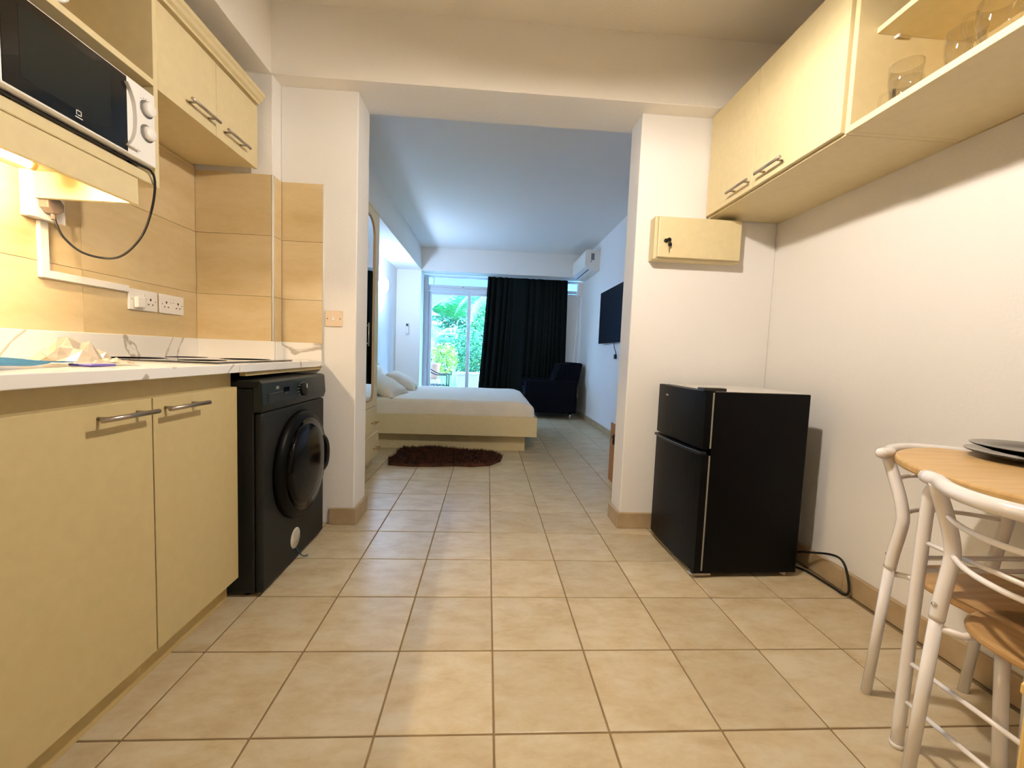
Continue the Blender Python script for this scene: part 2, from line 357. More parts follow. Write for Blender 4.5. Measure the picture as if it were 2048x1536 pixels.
for k in range(14):
    a = 2*PI*(k+.5)/14; c = Vector((-0.8268, 1.93+.045*math.cos(a), .777+.032*math.sin(a))); g.box(c.x-.001, c.x+.0015, c.y-.009, c.y+.009, c.z-.0012, c.z+.0012)
sub('printed_marks', g, mat('grey_print', (120, 122, 118), .6), cpn)
sub('printed_emblem', G().box(-0.8297, -0.8285, 1.693, 1.717, 0.797, 0.809, .001), mat('grey_print', (120, 122, 118), .6), cpn)
dr = put('door', G().lathe([(0.235, 0), (0.240, 0.012), (0.228, 0.034), (0.185, 0.044), (0.165, 0.036)], (-0.834, 1.905, 0.447), 'x', 48), DOORB, wm)
sub('window', G().lathe([(0.205, 0.0405), (0.165, 0.052), (0.09, 0.062), (0, 0.066)], (-0.834, 1.905, 0.447), 'x', 40), DOORG, dr)
sub('handle', G().tube(smooth_path([(-0.805, 2.108, 0.53), (-0.793, 2.122, 0.50), (-0.790, 2.130, 0.447), (-0.793, 2.122, 0.39), (-0.805, 2.108, 0.36)], 5), 0.010, 8), BLACKP, dr)
for y in (1.63, 2.15): put('foot', G().lathe([(0.018, 0), (0.018, 0.014), (0, 0.014)], (-0.90, y, 0.0005)), BLACKP, wm)
for y in (1.63, 2.15): put('foot', G().lathe([(0.018, 0), (0.018, 0.014), (0, 0.014)], (-1.38, y, 0.0005)), BLACKP, wm)
st = put('sticker', G().lathe([(0.0, 0.0), (0.046, 0.0), (0.046, 0.0008), (0, 0.0008)], (-0.8318, 1.868, 0.113), 'x', 32), mat('pale_sticker', (206, 200, 186), .5), wm, label='round pale paper tag')
g = G()
for k, z in enumerate((.14, .128, .116, .104, .092)): g.box(-0.8310, -0.8305, 1.845+.003*(k % 3), 1.888-.003*(k % 2), z-.002, z+.002)
sub('printed_lines', g, mat('tag_print', (160, 152, 138), .6), st)
put('tag_cord', G().tube(smooth_path([(-0.829, 1.868, 0.068), (-0.824, 1.885, 0.04), (-0.815, 1.905, 0.012), (-0.80, 1.925, 0.006)], 5), 0.0025, 6), mat('blue_cord', (40, 84, 110), .7), wm)
# ------------------------------------------------------------------ left wall cupboard
uc = thing('wall_cupboard', 'cream two-door wall cupboard with cornice, above the hob', 'cupboard', (-1.3, 1.87, 1.831))
put('carcass', G().box(XL+.0005, -1.1725, 1.53, 2.185, 1.833, 2.13, 0.001), CREAM, uc)
for y0, y1 in ((1.562, 1.872), (1.875, 2.182)):
    d = put('door', G().box(-1.172, -1.155, y0, y1, 1.826, 2.118, 0.0012), CREAM, uc)
    bar_handle(d, (-1.155, (1.768 if y0 < 1.7 else 1.985), 1.872), 'y', 0.165, (1, 0, 0), r=.006, gap=.030)
put('cornice', G().prism([(XL+.001, 2.131), (-1.148, 2.131), (-1.148, 2.142), (-1.136, 2.148), (-1.130, 2.160), (-1.122, 2.166), (-1.122, 2.182), (XL+.001, 2.182)], 'y', 0.3, 2.19, 0.0), CREAM, uc)
# microwave shelf unit
su = thing('shelf_unit', 'open cream wall shelf unit holding the microwave', 'shelf', (-1.3, 1.25, 1.483))
put('side_panel', G().box(XL+.0095, -1.130, 1.510, 1.528, 1.485, 2.130, 0.001), CREAM, su)
put('side_panel', G().box(XL+.0095, -1.130, 1.002, 1.020, 1.485, 2.130, 0.001), CREAM, su)
put('back_panel', G().box(XL+.009, XL+.0155, 0.3, 1.5095, 1.53, 2.128), CREAMIN, su)
put('shelf', G().box(XL+.016, -1.126, 0.3, 1.5095, 1.484, 1.516, 0.002), CREAM, su)
put('shelf', G().box(XL+.016, -1.128, 1.0205, 1.5095, 1.806, 1.826, 0.001), CREAM, su)
put('pelmet', G().box(-1.148, -1.132, 0.3, 1.442, 1.402, 1.4835, 0.001), CREAM, su)
put('pelmet_end', G().box(XL+.046, -1.1485, 1.427, 1.442, 1.402, 1.4835, 0.001), CREAM, su)
tl = thing('strip_light', 'glowing warm strip light under the microwave shelf', 'lamp', (-1.33, 1.0, 1.47))
put('housing', G().box(-1.345, -1.305, 0.72, 1.335, 1.468, 1.4832, 0.002), WHITEP, tl)
put('tube', G().tube([(-1.325, 0.745, 1.458), (-1.325, 1.31, 1.458)], 0.009, 10), TUBEM, tl)
for y in (0.738, 1.317): put('end_cap', G().tube([(-1.325, y-.007, 1.458), (-1.325, y+.007, 1.458)], 0.0115, 12), mat('yellowed_plastic', (222, 190, 120), .4), tl)
# microwave
mw = thing('microwave', 'white microwave with black glass door and two dials, on the open shelf', 'microwave', (-1.25, 1.26, 1.516))
MX = -1.092
put('body', G().box(-1.43, MX-.022, 1.030, 1.460, 1.526, 1.748, 0.004, 2), WHITEP, mw)
d = put('door', G().box(MX-.0215, MX, 1.030, 1.356, 1.526, 1.748, 0.003, 2), WHITEP, mw)
sub('glass', G().box(MX-.001, MX+.002, 1.0325, 1.3559, 1.531, 1.744, 0.001), BLACKG, d)
sub('viewing_window', G().box(MX+.0018, MX+.0026, 1.068, 1.300, 1.562, 1.720, 0.0004), mat('dark_mesh_glass', (26, 30, 28), .2), d)
E2 = 1.205
g = G().box(MX+.002, MX+.0028, E2-.007, E2+.007, 1.561, 1.563).box(MX+.002, MX+.0028, E2-.007, E2-.0055, 1.550, 1.563).box(MX+.002, MX+.0028, E2+.0055, E2+.007, 1.550, 1.563).box(MX+.002, MX+.0028, E2-.003, E2+.007, 1.550, 1.552).box(MX+.002, MX+.0028, E2-.010, E2+.010, 1.5435, 1.5455)
sub('printed_emblem', g, WHITEP, d)
cpm = put('control_panel', G().prism([(1.356, 1.526), (1.461, 1.526), (1.461, 1.748), (1.356, 1.748)], 'x', MX-.0215, MX+.001, 0.002), WHITEP, mw)
hp = []
for k in range(17):
    t = k/16; z = 1.545+t*.180; a = 1.376-.030*abs(2*t-1)**2.6; hp.append((a-.0, z))
poly = hp + [(1.388, 1.725), (1.388, 1.545)]
sub('door_grip', G().prism(poly, 'x', MX+.001, MX+.014, 0.002), WHITEP, cpm)
for z in (1.690, 1.617):
    k = sub('knob', G().lathe([(0.021, 0), (0.020, 0.014), (0.016, 0.018), (0, 0.018)], (MX+.001, 1.428, z), 'x', 24), WHITEP, cpm)
    sub('dial_ring', G().lathe([(0.026, 0), (0.026, 0.0015), (0.022, 0.0015)], (MX+.001, 1.428, z), 'x', 24), mat('grey_line', (120, 118, 114), .5), cpm)
DK = mat('dark_print', (40, 40, 40), .6)
for k in range(7):
    a = math.radians(70+k*20); sub('printed_mark', G().box(MX+.001, MX+.0018, 1.428-.030*math.cos(a-.4)-.0018, 1.428-.030*math.cos(a-.4)+.0018, 1.690+.030*math.sin(a-.4)-.0005, 1.690+.030*math.sin(a-.4)+.0007), DK, cpm)
sub('printed_mark', G().box(MX+.001, MX+.0018, 1.396, 1.3995, 1.727, 1.7305), DK, cpm)
sub('printed_mark', G().box(MX+.001, MX+.0018, 1.396, 1.398, 1.578, 1.587), DK, cpm)
for x in (-1.13, -1.38):
    for y in (1.07, 1.42): put('foot', G().lathe([(0.012, 1.5165), (0.012, 1.5262), (0, 1.5262)], (x, y, 0), seg=12), BLACKP, mw)
# power lead and plug of the microwave
pw = thing('power_lead', 'black microwave power lead looping down to the white wall socket', 'cable', (-1.2, 1.5, 1.25))
cpts = [(-1.118, 1.04, 1.5205), (-1.118, 1.25, 1.5205), (-1.116, 1.42, 1.5205), (-1.113, 1.472, 1.518), (-1.120, 1.494, 1.480), (-1.14, 1.504, 1.406), (-1.2, 1.541, 1.331), (-1.27, 1.555, 1.267), (-1.33, 1.557, 1.249), (-1.37, 1.511, 1.256), (-1.392, 1.475, 1.293), (-1.400, 1.461, 1.33), (-1.405, 1.459, 1.352)]
put('cord', G().tube(smooth_path(cpts, 8), 0.0036, 8), RUB, pw)
gp = mat('grey_plug', (120, 106, 96), .45)
pg = put('plug', G().prism([(1.436, 1.378), (1.452, 1.364), (1.470, 1.364), (1.486, 1.378), (1.488, 1.398), (1.476, 1.412), (1.446, 1.412), (1.434, 1.398)], 'x', -1.4285, -1.398, 0.004), gp, pw)
sub('cord_grip', G().tube([(-1.41, 1.460, 1.368), (-1.406, 1.459, 1.345)], 0.006, 10), gp, pg)
# sockets
wb = thing('wall_socket', 'white surface socket box with the microwave plug in it', 'socket', (-1.45, 1.48, 1.43))
put('back_box', G().box(XL+.0085, -1.433, 1.418, 1.520, 1.345, 1.505, 0.004, 2), WHITEP, wb)
put('faceplate', G().box(-1.4325, -1.4290, 1.416, 1.522, 1.343, 1.507, 0.002), WHITEP, wb)
put('switch', G().box(-1.4288, -1.4245, 1.452, 1.466, 1.455, 1.478, 0.001), WHITEP, wb)
tk = thing('cable_trunking', 'white angled cable trunking from the socket box to the double sockets', 'trunking', (XL+.01, 1.6, 1.17))
put('channel', G().box(XL+.0085, XL+.0225, 1.462, 1.490, 1.162, 1.3445, 0.002), WHITEP, tk)
put('channel', G().box(XL+.0085, XL+.0225, 1.4905, 1.796, 1.162, 1.188, 0.002), WHITEP, tk)
def dbl(y0, label, n):
    s = thing('double_socket', label, 'socket', (XL+.01, y0, 1.136), group=None)
    put('faceplate', G().box(XL+.0085, XL+.0175, y0, y0+.147, 1.094, 1.180, 0.003, 2), WHITEP, s)
    for k in (0, 1):
        yy = y0+.038+k*.071; g = G()
        g.box(XL+.0172, XL+.0182, yy-.0035, yy+.0035, 1.139, 1.149); g.box(XL+.0172, XL+.0182, yy-.014, yy-.008, 1.121, 1.126); g.box(XL+.0172, XL+.0182, yy+.008, yy+.014, 1.121, 1.126)
        put('pin_holes', g, BLACKP, s)
        put('rocker_switch', G().box(XL+.0175, XL+.0215, y0+.0585+k*.016, y0+.0725+k*.016, 1.145, 1.166, .001), WHITEP, s)
    for yy in (y0+.013, y0+.134): put('screw', G().lathe([(0.0028, 0), (0.0028, .0008), (0, .0008)], (XL+.0174, yy, 1.137), 'x', 10), CHROME, s)
    return s
s1 = dbl(1.798, 'white double socket with a white plug top in it, nearer the trunking', 0)
put('plug_top', G().box(XL+.0183, XL+.036, 1.817, 1.860, 1.103, 1.150, 0.006, 3), WHITEP, s1)
dbl(1.958, 'white double socket with empty pin holes, next to the tiled corner', 1)
ls = thing('light_switch', 'cream light switch plate on the white pier', 'switch', (-0.823, YP, 1.12))
put('faceplate', G().box(-0.868, -0.779, YP-.009, YP-.0005, 1.082, 1.165, 0.002), mat('cream_plate', (226, 204, 176), .4), ls)
put('rocker_switch', G().box(-0.832, -0.818, YP-.0125, YP-.009, 1.112, 1.134, .001), WHITEP, ls)
for x in (-0.857, -0.790): put('screw', G().lathe([(0.003, 0), (0.003, -.0012), (0, -.0012)], (x, YP-.009, 1.123), 'y', 10), BRASS, ls)
# cloth, bag, mug
def cloth(u, v):
    x = -1.27+u*.27+.02*math.sin(5*v); y = 0.78+v*.28+.05*u*v
    return (x, y, 0.9035+.026*math.exp(-((u-.5)**2/.12+(v-.35)**2/.03))+.010*math.exp(-((u-.7)**2/.2+(v-.85)**2/.02))+.005*(1+math.sin(9*u+4*v))*(1-.5*v))
g = G().grid(cloth, 22, 22); r = bmesh.ops.solidify(g.b, geom=g.b.faces[:], thickness=0.004)
for f in g.b.faces: f.smooth = True
tag(put('dishcloth', g, CLOTH), 'folded blue dishcloth on the marble worktop', 'cloth')
bg_ = thing('plastic_wrapper', 'crumpled clear plastic wrapper on the worktop beside the blue cloth', 'wrapper', (-1.10, 1.17, 0.899))
rr = random.Random(3)
def film(cx, cy_, w_, d_, h_, sd, a):
    q = random.Random(sd); N = 8; H = [[q.uniform(0, 1) for _ in range(N+1)] for _ in range(N+1)]
    def fn(u, v):
        e = max(0, 1-((2*u-1)**2+(2*v-1)**2)*.7); X = (u-.5)*w_; Y = (v-.5)*d_
        return (cx+X*math.cos(a)-Y*math.sin(a), cy_+X*math.sin(a)+Y*math.cos(a), 0.901+h_*e*(.25+.75*H[round(u*N)][round(v*N)]))
    g = G().grid(fn, N, N)
    for f in g.b.faces: f.smooth = False
    return g
put('film', film(-1.10, 1.175, .15, .13, .075, 5, .3), mat('wrap_white', (236, 224, 206), .25, trans=.55), bg_)
put('film', film(-1.04, 1.20, .12, .10, .028, 9, 1.1), mat('wrap_white', (236, 224, 206), .25, trans=.55), bg_)
put('printed_card', G().box(-1.04, -.985, 1.10, 1.17, .8995, .9045, .001), mat('blue_violet_card', (96, 84, 170), .5), bg_)
mg = thing('mug', 'white mug with a looped handle on the shelf above the microwave', 'mug', (-1.20, 1.14, 1.826))
put('bowl', G().lathe([(0.028, 1.827), (0.036, 1.835), (0.039, 1.91), (0.0365, 1.91), (0.033, 1.837), (0, 1.835)], (-1.20, 1.14, 0), seg=28), WHITEP, mg)
put('handle', G().tube(smooth_path([(-1.172, 1.165, 1.90), (-1.148, 1.205, 1.902), (-1.138, 1.234, 1.882), (-1.141, 1.232, 1.852), (-1.160, 1.20, 1.838), (-1.175, 1.17, 1.845)], 5), 0.0055, 8), WHITEP, mg)
# ------------------------------------------------------------------ right wall cupboards
rc = thing('wall_cupboard', 'long cream double-door wall cupboard running to the ceiling beam, above the fridge', 'cupboard', (1.39, 1.84, 1.755))
put('carcass', G().box(1.189, XR-.001, 1.402, 2.291, 1.755, 2.288, 0.001), CREAM, rc)
for y0, y1 in ((1.408, 1.883), (1.887, 2.284)):
    d = put('door', G().box(1.170, 1.188, y0, y1, 1.764, 2.286, 0.0012), CREAM, rc)
    bar_handle(d, (1.170, (1.745 if y0 < 1.5 else 1.963), 1.800), 'y', 0.165, (-1, 0, 0), r=.006, gap=.030)
ro = thing('open_shelf', 'open cream wall shelf with glasses, beside the double-door cupboard', 'shelf', (1.39, 0.9, 1.755))
put('side_panel', G().box(1.180, XR-.009, 1.382, 1.4005, 1.755, 2.288, .001), CREAM, ro)
put('back_panel', G().box(XR-.008, XR-.001, 0.1, 1.4005, 1.755, 2.288), CREAMIN, ro)
put('bottom_board', G().box(1.180, XR-.009, 0.1, 1.3815, 1.755, 1.776, .001), CREAM, ro)
put('inner_shelf', G().box(1.245, XR-.009, 0.1, 1.3815, 2.070, 2.088, .001), CREAM, ro)
put('top_board', G().box(1.180, XR-.009, 0.1, 1.3815, 2.270, 2.288, .001), CREAM, ro)
put('shelf_peg', G().tube([(1.31, 1.3815, 2.063), (1.31, 1.368, 2.063)], .005, 8), WHITEP, ro)
gl = [('glass mug nearest the side panel on the open shelf', 1.285, 1.30), ('glass mug with bright base highlights, second from the side panel', 1.215, 1.235), ('glass mug in the middle of the open shelf row', 1.240, 1.10), ('glass mug farthest from the side panel, by the frame edge', 1.215, 1.005)]
def glassmug(lbl, x, y):
    t = thing('glass_mug', lbl, 'glass', (x, y, 1.7765), group='glass mugs on the open shelf')
    put('bowl', G().lathe([(0.0, .004), (0.030, .004), (0.034, .012), (0.040, .05), (0.041, .098), (0.0385, .098), (0.0375, .05), (0.031, .016), (0, .014)], seg=24), TUMB, t, local=True)
    put('handle', G().tube(smooth_path([(0, .039, .082), (0, .060, .078), (0, .064, .05), (0, .056, .028), (0, .037, .024)], 5), .0045, 8), TUMB, t, local=True)
    return t
m0 = glassmug(*gl[0]); m0.rotation_euler.z = .6
for k, (lb, x, y) in enumerate(gl[1:]):
    c = copy_tree(m0); c.location = (x, y, 1.7765); c.rotation_euler.z = (-.4, 2.4, 1.0)[k]; c['label'] = lb
# meter box
mb = thing('meter_box', 'cream metal meter box with keys in its lock, on the white pier', 'box', (1.1, 2.26, 1.62))
put('body', G().box(0.866, 1.346, 2.226, YP-.0005, 1.508, 1.736, .008, 3), CREAM, mb)
d = put('door', G().box(0.882, 1.336, 2.208, 2.2258, 1.518, 1.728, .004, 2), CREAM, mb)
sub('lock', G().lathe([(0.010, 0), (0.010, -.006), (0, -.006)], (0.922, 2.208, 1.603), 'y', 16), BLACKP, d)
kr = thing('key_bunch', 'bunch of two black-headed keys hanging from the meter box lock', 'keys', (0.93, 2.2, 1.60))
put('key', G().lathe([(0.011, -.001), (0.011, .003), (0, .003)], (0.934, 2.190, 1.604), 'y', 14).box(0.921, 0.927, 2.1945, 2.2015, 1.600, 1.606), BLACKP, kr)
put('key', G().lathe([(0.0105, -.0015), (0.0105, .0015), (0, .0015)], (0.940, 2.192, 1.580), 'y', 14), BLACKP, kr)
put('key_blade', G().box(0.9345, 0.9385, 2.191, 2.1925, 1.548, 1.572), STEEL, kr)
# ------------------------------------------------------------------ fridge
fr = thing('fridge', 'black two-door mini fridge against the white pier', 'fridge', (0.945, 1.752, 0), rz=math.radians(1.6))
W, D, H = 0.462, 0.500, 0.845
put('body', G().box(0.052, D, 0, W, 0.022, H-.004, .004, 2), FRB, fr, local=True)
put('top_panel', G().box(0.055, D-.002, .002, W-.002, H-.0038, H, .001), mat('pale_fridge_top', (200, 196, 190), .3), fr, local=True)
put('hinge_cover', G().box(-0.002, 0.105, .001, .055, H-.0035, H+.012, .003), BLACKP, fr, local=True)
def fdoor(z0, z1, n):
    pts = []
    for k in range(13):
        t = k/12; pts.append((0.010*(abs(2*t-1)**3)+0.0, t*W))
    poly = pts+[(0.042, W), (0.042, 0)]
    return put(n, G().prism(poly, 'z', z0, z1, .004), FRB, fr, local=True)
d1 = fdoor(0.585, H-.002, 'freezer_door'); d2 = fdoor(0.026, 0.562, 'fridge_door')
for z0, z1 in ((0.590, H-.008), (0.032, 0.556)): put('door_seal', G().box(0.0425, 0.0515, .003, W-.003, z0, z1), mat('grey_gasket', (150, 146, 134), .5), fr, local=True)
hgp = []
for k in range(15):
    t = k/14; hgp.append((-0.016*math.sin(PI*t)-.002, t*W))
sub('handle', G().prism(hgp+[(0.03, W), (0.03, 0)], 'z', 0.5625, 0.576, .003), BLACKP, d2)
lm = text_mesh('aim', .018, .0004); lm.materials.append(mat('silver_print', (200, 204, 208), .3))
lo = bpy.data.objects.new('lettering', lm); COL.objects.link(lo); lo.parent = d1; lo.location = (-.0012, W*.74, 0.795); lo.rotation_euler = (PI/2, 0, -PI/2)
put('lower_hinge', G().box(-0.0, 0.09, -.002, .03, 0.0125, 0.021, .001), STEEL, fr, local=True)
for x, y in ((0.07, .03), (0.07, W-.03), (D-.04, .03), (D-.04, W-.03)): put('foot', G().lathe([(0.014, 0.0005), (0.014, .022), (0, .022)], (x, y, 0), seg=14), mat('cream_foot', (214, 200, 170), .5), fr, local=True)
fc = thing('power_lead', 'black fridge power lead looping out across the floor by the skirting', 'cable', (1.56, 1.7, 0))
put('cord', G().tube(smooth_path([(1.455, 1.80, 0.04), (1.50, 1.845, .078), (1.545, 1.775, .112), (1.552, 1.70, .140), (1.553, 1.655, .143), (1.554, 1.628, .118), (1.553, 1.607, .065), (1.550, 1.600, .026), (1.545, 1.615, .0075), (1.545, 1.66, .0065), (1.540, 1.74, .0065), (1.53, 1.82, .0065), (1.49, 1.87, .0065)], 7), .0048, 8), RUB, fc)
# ------------------------------------------------------------------ table, chairs
tb = thing('dining_table', 'small rounded wooden table with white tubular frame at the right wall', 'table', (1.31, .80, 0))
tp = [(1.588, .80-.39*math.sqrt(1-(.188/.37)**2))]
for k in range(41):
    a = math.radians(-59.5)-math.radians(241)*k/40; tp.append((1.40+.37*math.cos(a), .80+.39*math.sin(a)))
tp = [p for p in tp if p[0] <= 1.589]
put('tabletop', G().prism(tp, 'z', .713, .735, .006), WOOD, tb)
for sx_ in (1, -1):
    for sy_ in (1, -1):
        x = 1.312-.20*sx_; y = .80+.125*sy_+.0
        if sx_ == 1: fx, fy = 1.088, (.80+.146*sy_)
        else: fx, fy = 1.53, (.80+.146*sy_)
        put('leg', G().tube(smooth_path([(fx, fy, .001), (fx+.006*sx_, fy, .35), (fx+.012*sx_, fy, .62), (fx+.020*sx_, fy, .675), (fx+.050*sx_, fy-.006*sy_, .7035), (fx+.085*sx_, fy-.01*sy_, .7045)], 5), .0135, 12), WHITEM, tb)
        put('foot_cap', G().tube([(fx, fy, .0005), (fx, fy, .012)], .0145, 12), WHITEP, tb)
for z, x in ((.545, 1.099), (.232, 1.092), (.130, 1.090)):
    put('stretcher', G().tube([(x, .656, z), (x, .944, z)], .006, 8), WHITEM, tb)
    put('stretcher', G().tube([(1.524, .656, z), (1.524, .944, z)], .006, 8), WHITEM, tb)
for z, y in ((.503, .944), (.470, .944)): put('stretcher', G().tube([(1.10, y, z), (1.522, y, z)], .006, 8), WHITEM, tb)
pt = thing('plate', 'shallow black plate on the wooden table, upper one', 'plate', (1.475, 1.0, .7355))
PR = [(0, .004), (.075, .004), (.090, .008), (.125, .020), (.127, .023), (.124, .0235), (.088, .013), (.072, .009), (0, .009)]
put('dish', G().lathe([(r, z+.7505) for r, z in PR], (1.478, 1.015, 0), seg=40), BLACKG, pt)
put('foot_ring', G().lathe([(.055, .7515), (.055, .7546), (.050, .7546), (.050, .7515)], (1.478, 1.015, 0), seg=32), BLACKG, pt)
p2 = thing('plate', 'black plate under the upper one on the table', 'plate', (1.47, 1.0, .7355))
put('dish', G().lathe([(r*1.1, z+.7345) for r, z in PR], (1.470, 1.005, 0), seg=40), BLACKG, p2)
def chair(label, loc, rz):
    c = thing('dining_chair', label, 'chair', loc, rz, group='white tubular dining chairs with beech seats')
    # local: back posts at y=0 (x=+-.155), sitter faces -y, seat at y -.02..-.34
    for s in (-1, 1):
        post = put('back_post', G().tube(smooth_path([(s*.157, -.030, .405), (s*.157, -.036, .45), (s*.157, -.050, .53), (s*.157, -.051, .565), (s*.156, -.034, .62), (s*.154, .004, .70), (s*.154, .012, .722)], 5), .0145, 12), WHITEM, c, local=True)
        sub('bolt', G().lathe([(.006, 0), (.005, .004), (0, .005)], (s*.157, -.0215, .44), 'y', 12), CHROME, post)
        put('leg', G().tube([(s*.157, .002, .001), (s*.157, -.030, .4045)], .0128, 12), WHITEM, c, local=True)
        put('leg', G().tube([(s*.160, -.325, .001), (s*.150, -.290, .385)], .0128, 12), WHITEM, c, local=True)
        put('seat_rail', G().tube([(s*.157, -.028, .388), (s*.120, -.05, .388), (s*.12, -.27, .388), (s*.150, -.290, .388)], .008, 8), WHITEM, c, local=True)
    top = [(-.186, .000, .728)]+[(x, .084*(1-(x/.160)**2)+.004, .728) for x in (-.15, -.11, -.07, -.03, 0, .03, .07, .11, .15)]+[(.186, .0, .728)]
    tp_ = smooth_path(top, 4)
    put('top_rail', G().tube(tp_, .0155, 12, rads=[.0155]*len(tp_)).lathe([(0, -.0155), (.011, -.011), (.0155, 0), (.011, .011), (0, .0155)], (-.186, 0, .728), seg=12).lathe([(0, -.0155), (.011, -.011), (.0155, 0), (.011, .011), (0, .0155)], (.186, 0, .728), seg=12), WHITEM, c, local=True)
    for z, hw, y0, bl in ((.650, .155, -.022, .075), (.555, .157, -.051, .075)):
        put('back_bar', G().tube(smooth_path([(hw*t, y0+bl*(1-t*t), z) for t in (-1, -.66, -.33, 0, .33, .66, 1)], 3), .0062, 8), WHITEM, c, local=True)
    sp_ = []
    for k in range(32):
        a = 2*PI*k/32; cc, ss = math.cos(a), math.sin(a); e = 2/2.6
        sp_.append((.168*math.copysign(abs(cc)**e, cc), -.185+.155*math.copysign(abs(ss)**e, ss)))
    put('seat', G().prism(sp_, 'z', .397, .416, .006), WOODS, c, local=True)
    return c
ca = chair('white tubular chair behind the table, its back towards the wall and fridge', (1.325, 1.115, 0), 0)
cb = copy_tree(ca); cb.location = (1.022, .694, 0); cb.rotation_euler.z = PI/2+.05
cb['label'] = 'white tubular chair in front, its curved back nearest the camera'
bxo = thing('side_cabinet', 'pale wooden cabinet edge at the right border of the picture, near the floor', 'cabinet', (.74, .29, 0))
put('body', G().box(.632, .86, .16, .419, .002, .600, .004, 2), mat('pale_wood_board', (222, 186, 112), .45, var=.06, scale=12), bxo)
put('top', G().box(.629, .865, .155, .422, .6005, .615, .003, 2), mat('pale_wood_board', (222, 186, 112), .45), bxo)
# ------------------------------------------------------------------ pendant lamp (above the frame)
pd = thing('pendant_lamp', 'lit pendant lamp hanging from the kitchen ceiling', 'lamp', (.37, 1.10, 2.05))
put('cord', G().tube([(.37, 1.10, 2.19), (.37, 1.10, 2.629)], .004, 8), WHITEP, pd)
SHADE = bpy.data.materials.new('opal_shade'); SHADE.use_nodes = True; _n = SHADE.node_tree; _n.nodes.clear()
_o = _n.nodes.new('ShaderNodeOutputMaterial'); _m = _n.nodes.new('ShaderNodeMixShader'); _m.inputs[0].default_value = 0.82; _d = _n.nodes.new('ShaderNodeBsdfDiffuse'); _d.inputs[0].default_value = (.85, .8, .72, 1); _t = _n.nodes.new('ShaderNodeBsdfTranslucent'); _t.inputs[0].default_value = (.95, .84, .66, 1)
_n.links.new(_d.outputs[0], _m.inputs[1]); _n.links.new(_t.outputs[0], _m.inputs[2]); _n.links.new(_m.outputs[0], _o.inputs[0])
put('shade', G().lathe([(.165, 2.072), (.13, 2.125), (.045, 2.185), (.018, 2.192)], (.37, 1.10, 0), seg=36), SHADE, pd)
put('bulb', G().lathe([(0, 2.012), (.022, 2.018), (.036, 2.035), (.038, 2.052), (.030, 2.075), (.016, 2.10), (0, 2.105)], (.37, 1.10, 0), seg=16), BULB, pd)
put('socket', G().tube([(.37, 1.10, 2.106), (.37, 1.10, 2.18)], .017, 12), WHITEP, pd)
put('ceiling_rose', G().lathe([(.045, 2.629), (.04, 2.60), (.01, 2.59), (0, 2.59)], (.37, 1.10, 0), seg=20), WHITEP, pd)
# ------------------------------------------------------------------ bedroom: wardrobe
wd = thing('wardrobe', 'cream wardrobe with arched mirror door and two drawers, beyond the pier', 'wardrobe', (-1.19, 3.0, 0))
put('carcass', G().box(XL+.001, -0.921, YB+.005, 3.50, .085, 2.035, .001), CREAM, wd)
put('plinth', G().box(XL+.001, -0.945, YB+.005, 3.48, .001, .0845), CREAM, wd)
put('top_board', G().box(XL+.001, -0.905, YB+.005, 3.506, 2.0355, 2.055, .002), CREAM, wd)
for y0, y1 in ((3.008, 3.496), (2.515, 3.004)):
    d = put('door', G().box(-0.9205, -0.902, y0, y1, .512, 2.028, .0015), CREAM, wd)
    def arch(yc, hw, z0, z1, ra):
        p = [(yc-hw, z0+.05), (yc-hw+.02, z0+.015), (yc-hw+.05, z0), (yc+hw-.05, z0), (yc+hw-.02, z0+.015), (yc+hw, z0+.05)]
        for k in range(13):
            a = PI*k/12; p.append((yc+hw*math.cos(a), z1-ra+ra*math.sin(a)))
        return p
    yc = y0+.195
    sub('mirror', G().prism(arch(yc, .140, .575, 1.955, .12), 'x', -0.9021, -0.8995), MIRROR, d)
    A = arch(yc, .140, .575, 1.955, .12)
    sub('moulding', G().tube([(-0.8995, a, b) for a, b in A], .009, 6, closed=True), MOULD, d)
    hy = y0+.03+.06
    sub('handle', G().tube([(-.865, hy, .99), (-.865, hy, 1.16)], .005, 8).tube([(-.90, hy, 1.01), (-.865, hy, 1.01)], .004, 8).tube([(-.90, hy, 1.14), (-.865, hy, 1.14)], .004, 8), STEEL, d)
    for z0, z1, xo in ((.300, .505, 0), (.10, .296, .016)):
        dd = put('drawer', G().box(-0.9205, -0.900+xo, y0, y1, z0, z1, .0015), CREAM, wd)
        yh = y1-.125; zh = (z0+z1)/2-.02
        sub('handle', G().tube([(-.868+xo, yh-.055, zh), (-.868+xo, yh+.055, zh)], .0045, 8).tube([(-.90+xo, yh-.04, zh), (-.868+xo, yh-.04, zh)], .0035, 8).tube([(-.90+xo, yh+.04, zh), (-.868+xo, yh+.04, zh)], .0035, 8), BRASS, dd)
